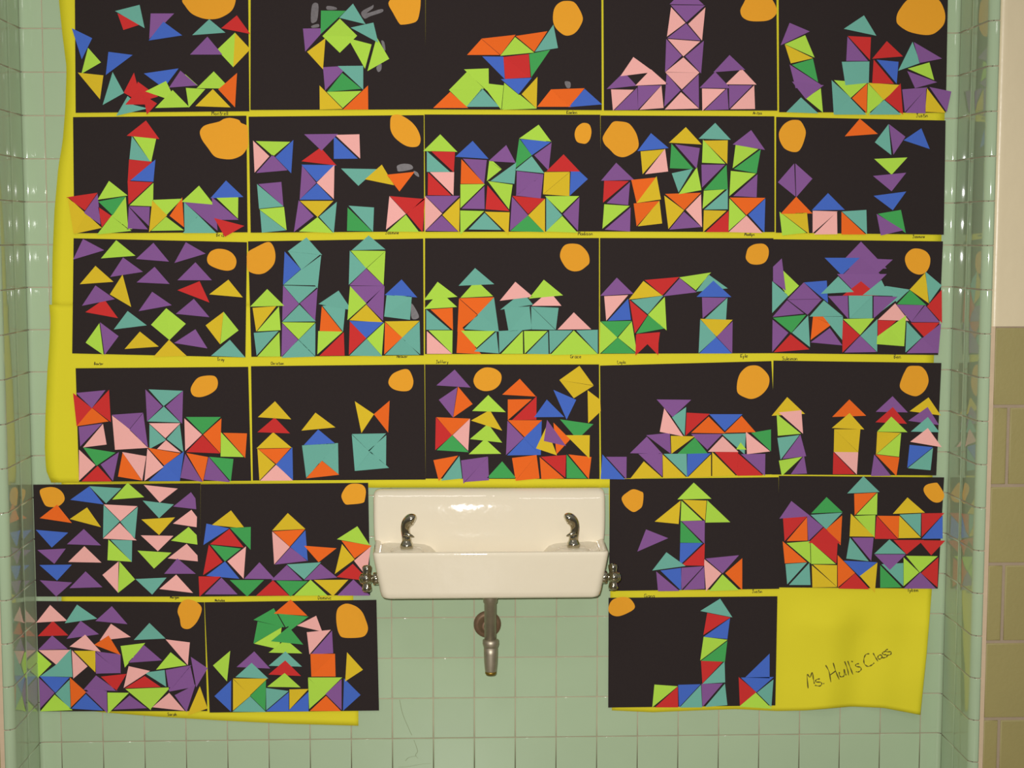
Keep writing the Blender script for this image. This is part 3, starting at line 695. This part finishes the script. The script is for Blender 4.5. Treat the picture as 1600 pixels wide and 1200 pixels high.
for st in ([(245,50),(262,130),(290,200),(318,262)], [(330,290),(345,330),(352,360),(340,380),(355,400)], [(345,385),(300,395),(280,415)], [(235,452),(300,448),(370,435),(430,430)]):
    P = spline([(560+a*k, 1080+b*k) for a, b in st], 5)
    rows = [[bm.verts.new(at(p[0]+dx, p[1]+dx*.3, -.0005)) for dx in (-.35, .35)] for p in P]
    for r0, r1 in zip(rows, rows[1:]): bm.faces.new((r0[0], r0[1], r1[1], r1[0]))
o = link('tile_crack', bm, mat('crack_dirt', (132,140,104), .8), parent=wb); tag(o, 'hairline crack in the green tiles')
k = 190/1600
o = strokes_mesh([[(1230+a*k, 990+b*k) for a, b in s] for s in big], 1.9, papers['D'][1], M['ink2'], 'handwritten_lettering', papers['D'][0])
o['label'] = "brown marker handwriting reading Ms. Hull's Class"

# ------------------------------------------------------------------ collages
LABELS = [
 'black collage in the top left corner, loose scattered triangles with a red cluster at bottom',
 'collage with a tilted lime square over a small two-block base, grey glue smears at top',
 'collage of a bird-like shape with orange wings and a red square body',
 'collage of three castle towers made only of purple and pink triangles',
 "top right corner collage with a leaning purple and lime tower beside three houses",
 'collage with one tall thin red-roofed tower beside a big lumpy amber moon',
 "collage with bow-tie squares, a pink and red box and floating teal, gold, orange triangles",
 'collage of crowded house towers with a tiny oval moon at upper right',
 'collage of five leaning towers with a large amber moon in its upper left corner',
 "collage with a purple diamond at left and a column of downward triangles at right",
 'collage of loose triangles spread in rows, mostly purple, with an oval amber moon',
 "collage with two tall teal and purple towers, amber moon at its left edge",
 'collage of lime fir trees and wide teal castle under a round amber moon',
 'collage of an arched bridge between two towers with mostly empty black sky',
 'collage packed with shapes around a large purple star-like bird at top centre',
 'collage of patchwork squares beside the yellow paper edge, red and purple square at far left',
 'collage of three small separate houses, the right one a teal square under a bow tie',
 'collage with a lime and gold fir tree, red and blue house and tilted gold square',
 'collage of a long low building with purple funnel and tiny lime triangle',
 'collage of four thin towers, the second one a tall gold arrow shape',
 "collage of separate triangles in columns around a pink and teal square at lower left",
 "collage against the fountain's left side, row of triangles along its bottom",
 "collage right of the fountain with a tree-like tower under a lime roof",
 'collage at right edge above the class name paper, red, lime and teal castle blocks',
 'bottom left corner collage packed with triangles, pink, teal and purple peaks at top',
 'bottom row collage with dark green bird shape and a pink-topped orange tower at right',
 "bottom row collage right of the drain pipe with one tall crooked tower"]
def tri_overlap(A, B, tol=1.2):
    def shrink(P):
        cx_ = sum(p[0] for p in P)/len(P); cy_ = sum(p[1] for p in P)/len(P)
        r = max(math.hypot(p[0]-cx_, p[1]-cy_) for p in P); s = 1-tol*2.2/r
        return [(cx_+(p[0]-cx_)*s, cy_+(p[1]-cy_)*s) for p in P]
    A, B = shrink(A), shrink(B)
    for P, Q in ((A, B), (B, A)):
        for i in range(len(P)):
            a, b = P[i], P[(i+1)%len(P)]; n = (a[1]-b[1], b[0]-a[0])
            pa = [n[0]*p[0]+n[1]*p[1] for p in A]; pb = [n[0]*p[0]+n[1]*p[1] for p in B]
            if max(pa) <= min(pb) or max(pb) <= min(pa): return False
    return True
TH = .00035; LAY = .00045
def flat(poly, Yf, th, m, name, parent, curl=None, grid=1):
    """a cut piece of paper; poly in picture px on plane Yf; curl=(corner index, height)"""
    bm = bmesh.new()
    if len(poly) == 3 and curl:
        n = 6; idx = {}
        for i in range(n+1):
            for j in range(n+1-i):
                a, b = i/n, j/n; c = 1-a-b; w = (a, b, c)
                p = [sum(w[q]*poly[q][k] for q in range(3)) for k in (0, 1)]
                h = curl[1]*max(0, w[curl[0]]-.25)**2/.5625
                idx[i, j] = (bm.verts.new(at(p[0], p[1], Yf-h)), bm.verts.new(at(p[0], p[1], Yf-h+th)))
        for i in range(n):
            for j in range(n-i):
                q = [idx[i,j], idx[i+1,j], idx[i,j+1]]
                bm.faces.new([v[0] for v in q]); bm.faces.new([v[1] for v in reversed(q)])
                if i+j < n-1:
                    q = [idx[i+1,j], idx[i+1,j+1], idx[i,j+1]]
                    bm.faces.new([v[0] for v in q]); bm.faces.new([v[1] for v in reversed(q)])
        E_ = [e for e in bm.edges if len(e.link_faces) == 1]
        ring = [idx[i,0] for i in range(n+1)]+[idx[n-i,i] for i in range(1, n+1)]+[idx[0,n-i] for i in range(1, n)]
        for a, b in zip(ring, ring[1:]+ring[:1]): bm.faces.new((a[0], b[0], b[1], a[1]))
    else:
        f = [bm.verts.new(at(p[0], p[1], Yf)) for p in poly]; b = [bm.verts.new(at(p[0], p[1], Yf+th)) for p in poly]
        bm.faces.new(f); bm.faces.new(b[::-1])
        for i in range(len(f)): bm.faces.new((f[i], f[(i+1)%len(f)], b[(i+1)%len(f)], b[i]))
    return link(name, bm, m, parent=parent, loc=parent.location)
def smooth_poly(P, n=4):
    Q = P[-1:]+P+P[:2]; out = []
    for i in range(1, len(P)+1):
        a,b,c,d = Q[i-1],Q[i],Q[i+1],Q[i+2]
        for k in range(n):
            t = k/n
            out.append(tuple(.5*(2*b[j]+(-a[j]+c[j])*t+(2*a[j]-5*b[j]+4*c[j]-d[j])*t*t+(-a[j]+3*b[j]-3*c[j]+d[j])*t**3) for j in (0,1)))
    return out
SC = 300/1600
arts = []; cur = None
for line in DATA.strip().splitlines():
    q = line.split(None, 1)
    if q[0] == '@':
        ox, oy = map(float, q[1].split()); cur = dict(o=(ox, oy), S=None, m=None, s=[], P=[], N=[]); arts.append(cur); continue
    def pts(s):
        v = list(map(float, s.split())); return [(cur['o'][0]+v[i]*SC, cur['o'][1]+v[i+1]*SC) for i in range(0, len(v), 2)]
    if q[0] == 'S': cur['S'] = pts(q[1])
    elif q[0] == 'm': cur['m'] = pts(q[1])
    elif q[0] == 's': cur['s'].append(pts(q[1]))
    elif q[0] == 'P':
        for it in q[1].split(';'):
            c, rest = it.split(None, 1); cur['P'].append((c, pts(rest)))
    elif q[0] == 'N':
        t, x, y, w = q[1].split(); cur['N'].append((t, cur['o'][0]+float(x)*SC, cur['o'][1]+float(y)*SC, float(w)*SC))
assert len(arts) == len(LABELS)
for i, A in enumerate(arts):
    S = A['S']; Ys = -.0060-.00022*((i*2) % 5)
    bl = at((S[2][0]+S[3][0])/2, (S[2][1]+S[3][1])/2, Ys)
    root = empty('paper_collage', bl)
    tag(root, LABELS[i], 'collage', 'construction paper collages on the wall')
    flat(S, Ys, .0004, M['black'], 'backing_sheet', root)
    base = -.0075                         # all pieces lie just above every backing sheet
    o = flat(smooth_poly(A['m']), base, TH, M['moon'], 'paper_moon', root); o['label'] = 'amber paper moon'
    for g in A['s']:
        o = flat(smooth_poly(g), Ys-.00025, .0002, M['glue'], 'glue_smudge', root); o['label'] = 'grey dried glue smudge'
    mp = A['m']; layers = []
    for j, (c, P) in enumerate(A['P']):
        lay = 0
        # a piece lying over the moon goes above it
        cxm = sum(p[0] for p in mp)/len(mp); cym = sum(p[1] for p in mp)/len(mp)
        rm = max(math.hypot(p[0]-cxm, p[1]-cym) for p in mp)
        if any(math.hypot(p[0]-cxm, p[1]-cym) < rm+1 for p in P): lay = 1
        for (P2, l2) in layers:
            if tri_overlap(P, P2): lay = max(lay, l2+1)
        layers.append((P, lay))
    for j, (c, P) in enumerate(A['P']):
        lay = layers[j][1]
        covered = any((k > j or layers[k][1] > lay) and k != j and tri_overlap(P, layers[k][0], .15) for k in range(len(layers)))
        curl = None
        if not covered and random.random() < .6: curl = (random.randrange(3), random.uniform(.0006, .0024))
        o = flat(P, base-LAY*lay, TH, M['p_'+c], 'paper_triangle', root, curl)
        o['label'] = PC[c][0]+' paper triangle'
    for nm in A['N']: write_name(*nm)
# ------------------------------------------------------------------ drinking fountain
FX = 1.174
fountain = empty('drinking_fountain', (FX, 0, .796))
tag(fountain, 'cream porcelain wall drinking fountain with two chrome bubblers', 'drinking fountain')
FL = fountain.location
def plan(hwb, hwf, yb, yf, z, r, n=6):
    """rounded trapezium seen from above"""
    pts = []
    cs = [(-1,-1),(1,-1),(1,1),(-1,1)]      # front-left, front-right, back-right, back-left
    for sx, s_ in cs:
        y = yf if s_ < 0 else yb; hw = hwf if s_ < 0 else hwb
        rr = r if s_ < 0 else min(r, .004)
        c = Vector((FX+sx*(hw-rr), y+(rr if s_ < 0 else -rr), z))
        a0 = {(-1,-1):math.pi, (1,-1):1.5*math.pi, (1,1):0, (-1,1):.5*math.pi}[(sx, s_)]
        for k in range(n+1):
            a = a0+math.pi/2*k/n; pts.append(c+Vector((rr*math.cos(a), rr*math.sin(a), 0)))
    return pts
bm = bmesh.new()
lv = [(.80,.272,.277,.187,.016),(.797,.272,.277,.187,.016)]
# (z, half width back, half width front, y front, corner radius, inset)
out = [(.796,.268,.262,-.186,.016),(.7985,.274,.269,-.193,.018),(.803,.277,.273,-.1965,.020),(.815,.280,.2765,-.1985,.020),(.86,.287,.284,-.206,.018),
       (.895,.293,.2895,-.2125,.016),(.908,.2955,.2915,-.2145,.016),(.914,.296,.292,-.2148,.016),(.9175,.2945,.2905,-.2130,.015),(.9185,.291,.287,-.2095,.014),
       (.9178,.286,.282,-.2045,.013),(.914,.2790,.2750,-.2005,.016),(.905,.275,.271,-.197,.02),(.88,.272,.268,-.19,.028),(.85,.262,.258,-.18,.035),(.838,.24,.235,-.16,.03),(.834,.15,.15,-.12,.02)]
loft(bm, [plan(b, f, -.012, yf, z, r) for z, b, f, yf, r in out])
basin = link('basin', bm, M['porcelain'], parent=fountain, smooth=True, loc=FL)
bm = bmesh.new()
bs = [(.80,.272,-.040),(.85,.286,-.046),(.89,.293,-.050),(.915,.297,-.0495),(.93,.2985,-.0465),(.95,.2995,-.0440),(.98,.300,-.0405),(1.0,.300,-.0375),(1.02,.300,-.0335),(1.030,.2995,-.030),
      (1.037,.298,-.0255),(1.042,.294,-.0200),(1.0445,.288,-.0140),(1.0452,.278,-.009)]
loft(bm, [plan(h, h, -.003, yf, z, min(.014, abs(yf)-.004)) for z, h, yf in bs])
link('backsplash', bm, M['porcelain'], parent=fountain, smooth=True, loc=FL)
for s in (-1, 1):      # raised corner ledges that carry the bubblers
    bm = bmesh.new(); loops = []
    for k in range(13):
        y = -.1955+.1565*k/12
        q = max(0, (y+.105)/.066); up = .013*q**2.4
        q2 = max(0, (-.180-y)/.016); up += .008*q2
        sec = [(.276,.866),(.2765,.908),(.272,.9075+up*.3),(.266,.905+up*.6),(.258,.903+up),(.24,.902+up),(.20,.901+up),(.168,.898+up),(.152,.892+up),(.140,.884+up*.5),(.133,.874),(.130,.866)]
        loops.append([Vector((FX+s*x, y, z)) for x, z in sec])
    loft(bm, loops)
    link('corner_ledge', bm, M['porcelain'], parent=fountain, smooth=True, loc=FL)
for s in (-1, 1):
    bx = FX+s*.2115; by = -.11
    bm = bmesh.new(); lathe(bm, [(-.03,.046),(-.008,.043),(-.003,.040),(0,.034),(.0008,.014)], (bx, by, .908), Z_)
    link('bubbler_pad', bm, M['porcelain'], parent=fountain, smooth=True, loc=FL)
    bm = bmesh.new(); d = -s
    path = [(0,.012,.0085),(0,.0226,.0106),(-.0025,.038,.0100),(-.0035,.052,.0102),(.001,.0645,.0122),(.009,.0725,.0130),(.0165,.0745,.0118),(.0215,.0735,.008),(.0228,.073,.003)]
    tube(bm, [(bx+d*x, by-.25*max(0, x), .908+z*1.03, r*1.14) for x, z, r in spline(path, 4)], 18)
    bub = link('bubbler', bm, M['chrome'], parent=fountain, smooth=True, loc=FL); bub['label'] = 'chrome bubbler spout'
    bm = bmesh.new(); lathe(bm, [(0,.0140),(.002,.0165),(.009,.0172),(.013,.0158),(.018,.0128),(.023,.0118)], (bx, by, .908), Z_, 20)
    link('collar', bm, M['chrome'], parent=bub, smooth=True, loc=FL)
    bm = bmesh.new(); tube(bm, [(bx-d*.006, by-.006, .9465, .006), (bx+d*.006, by-.010, .945, .0055), (bx+d*.014, by-.010, .9420, .003), (bx+d*.019, by-.010, .9400, .001)], 10)
    link('mouth_guard', bm, M['chrome'], parent=bub, smooth=True, loc=FL)
    # valve handle on the end of the basin
    hx = FX+s*.287; hz = .834; hy = -.122; ax = Vector((s, 0, 0))
    bm = bmesh.new(); lathe(bm, [(-.012,.015),(.006,.0165),(.009,.015),(.010,.0085),(.014,.0095),(.016,.0150),(.034,.0150),(.041,.0125),(.045,.005)], (hx, hy, hz), ax, 20)
    vh = link('valve_handle', bm, M['chrome'], parent=fountain, smooth=True, loc=FL); vh['label'] = 'chrome cross valve handle'
    bm = bmesh.new()
    for q in range(4):
        a = math.radians(12+90*q); dv = Vector((0, math.sin(a), math.cos(a)))
        c = Vector((hx+s*.025, hy, hz))
        P = [(c+dv*t) for t in (.004, .014, .022, .029, .033, .0345)]
        tube(bm, [(*p, r) for p, r in zip(P, (.010,.0100,.0118,.0124,.009,.001))], 12)
    link('handle_arms', bm, M['chrome'], parent=vh, smooth=True, loc=FL)
px_, py_ = 1.174, -.11
bm = bmesh.new(); lathe(bm, [(.03,.021),(-.010,.021),(-.016,.0190),(-.028,.0180),(-.030,.0155),(-.128,.0150)], (px_, py_, .796), Z_)
tube(bm, [(px_, py_, .684, .0115), (px_-.003, -.06, .684, .0115), (px_-.004, .0, .684, .0115)], 16)
dp = link('drain_pipe', bm, M['steel'], parent=fountain, smooth=True, loc=FL); dp['label'] = 'dull grey drain pipe below the basin'
bm = bmesh.new(); lathe(bm, [(0,.0150),(-.003,.0205),(-.012,.0210),(-.017,.0195),(-.021,.0182)], (px_+.001, py_, .673), Z_)
link('coupling_nut', bm, M['steel'], parent=dp, smooth=True, loc=FL)
bm = bmesh.new(); lathe(bm, [(0,.0178),(-.02,.0178),(-.045,.0168),(-.064,.0148),(-.068,.0140)], (px_+.001, py_, .655), Z_)
link('trap_body', bm, M['steel'], parent=dp, smooth=True, loc=FL)
bm = bmesh.new(); lathe(bm, [(0,.0142),(-.005,.0146),(-.009,.0125),(-.0092,.0)], (px_+.001, py_, .589), Z_)
o = link('drain_plug', bm, M['brass'], parent=dp, smooth=True, loc=FL); o['label'] = 'brass plug at the pipe end'
bm = bmesh.new(); lathe(bm, [(.001,.0355),(-.003,.0362),(-.007,.034),(-.010,.027),(-.012,.0215),(-.018,.0205),(-.020,.0165),(-.026,.016),(-.027,.0118)], (1.1685, 0, .684), Y_)
o = link('wall_flange', bm, M['rust'], parent=fountain, smooth=True, loc=FL); o['label'] = 'rusty round pipe flange'

# ------------------------------------------------------------------ light
def area(name, loc, target, sx, sy_, power, col):
    l = bpy.data.lights.new(name, 'AREA'); l.shape = 'RECTANGLE'; l.size = sx; l.size_y = sy_; l.energy = power; l.color = col
    o = bpy.data.objects.new(name, l); C.objects.link(o); o.location = loc
    o.rotation_euler = (Vector(target)-Vector(loc)).to_track_quat('-Z', 'Y').to_euler(); return o
l = bpy.data.lights.new('camera_flash', 'SPOT'); l.energy = FLASH; l.color = (1, .975, .975); l.shadow_soft_size = .02; l.spot_size = math.radians(SPOT); l.spot_blend = 1
o = bpy.data.objects.new('camera_flash', l); C.objects.link(o); o.location = CAM+Vector((-.045, .06, .055))
o.rotation_euler = (Vector((1.20, 0, 1.18))-o.location).to_track_quat('-Z', 'Y').to_euler()
area('ceiling_light', (.6, -2.2, 3.0), (.9, -.4, 1.3), 1.2, .3, CEIL, (1, .96, .93))
area('ceiling_light', (2.2, -4.2, 3.0), (1.6, 0, 1.2), 1.2, .3, CEIL, (1, .96, .93))
w = bpy.data.worlds.new('corridor'); bpy.context.scene.world = w; w.use_nodes = True
nt = w.node_tree; bg = nt.nodes['Background']
tc = nt.nodes.new('ShaderNodeTexCoord'); sx_ = nt.nodes.new('ShaderNodeSeparateXYZ'); rp = nt.nodes.new('ShaderNodeValToRGB')
mr = nt.nodes.new('ShaderNodeMapRange'); mr.inputs[1].default_value = -1; mr.inputs[2].default_value = 1
nt.links.new(tc.outputs['Generated'], sx_.inputs[0]); nt.links.new(sx_.outputs['Z'], mr.inputs[0]); nt.links.new(mr.outputs[0], rp.inputs[0]); nt.links.new(rp.outputs[0], bg.inputs[0])
e = rp.color_ramp.elements
e[0].position = .2; e[0].color = (.20,.18,.15,1); e[1].position = .85; e[1].color = (1,.95,.88,1)
x = rp.color_ramp.elements.new(.5); x.color = (.38,.35,.30,1)
bg.inputs[1].default_value = AMB
cd = bpy.data.cameras.new('camera'); co = bpy.data.objects.new('camera', cd); C.objects.link(co)
cd.sensor_width = 36; cd.sensor_fit = 'HORIZONTAL'; cd.lens = FPX/1600*36; cd.clip_start = .02
co.matrix_world = Matrix(((RT.x, -DN.x, -FW.x, CAM.x), (RT.y, -DN.y, -FW.y, CAM.y), (RT.z, -DN.z, -FW.z, CAM.z), (0,0,0,1)))
sc = bpy.context.scene; sc.camera = co
vs = sc.view_settings; vs.view_transform = 'Standard'; vs.look = 'None'; vs.gamma = 1; vs.exposure = EXPO; vs.use_curve_mapping = False
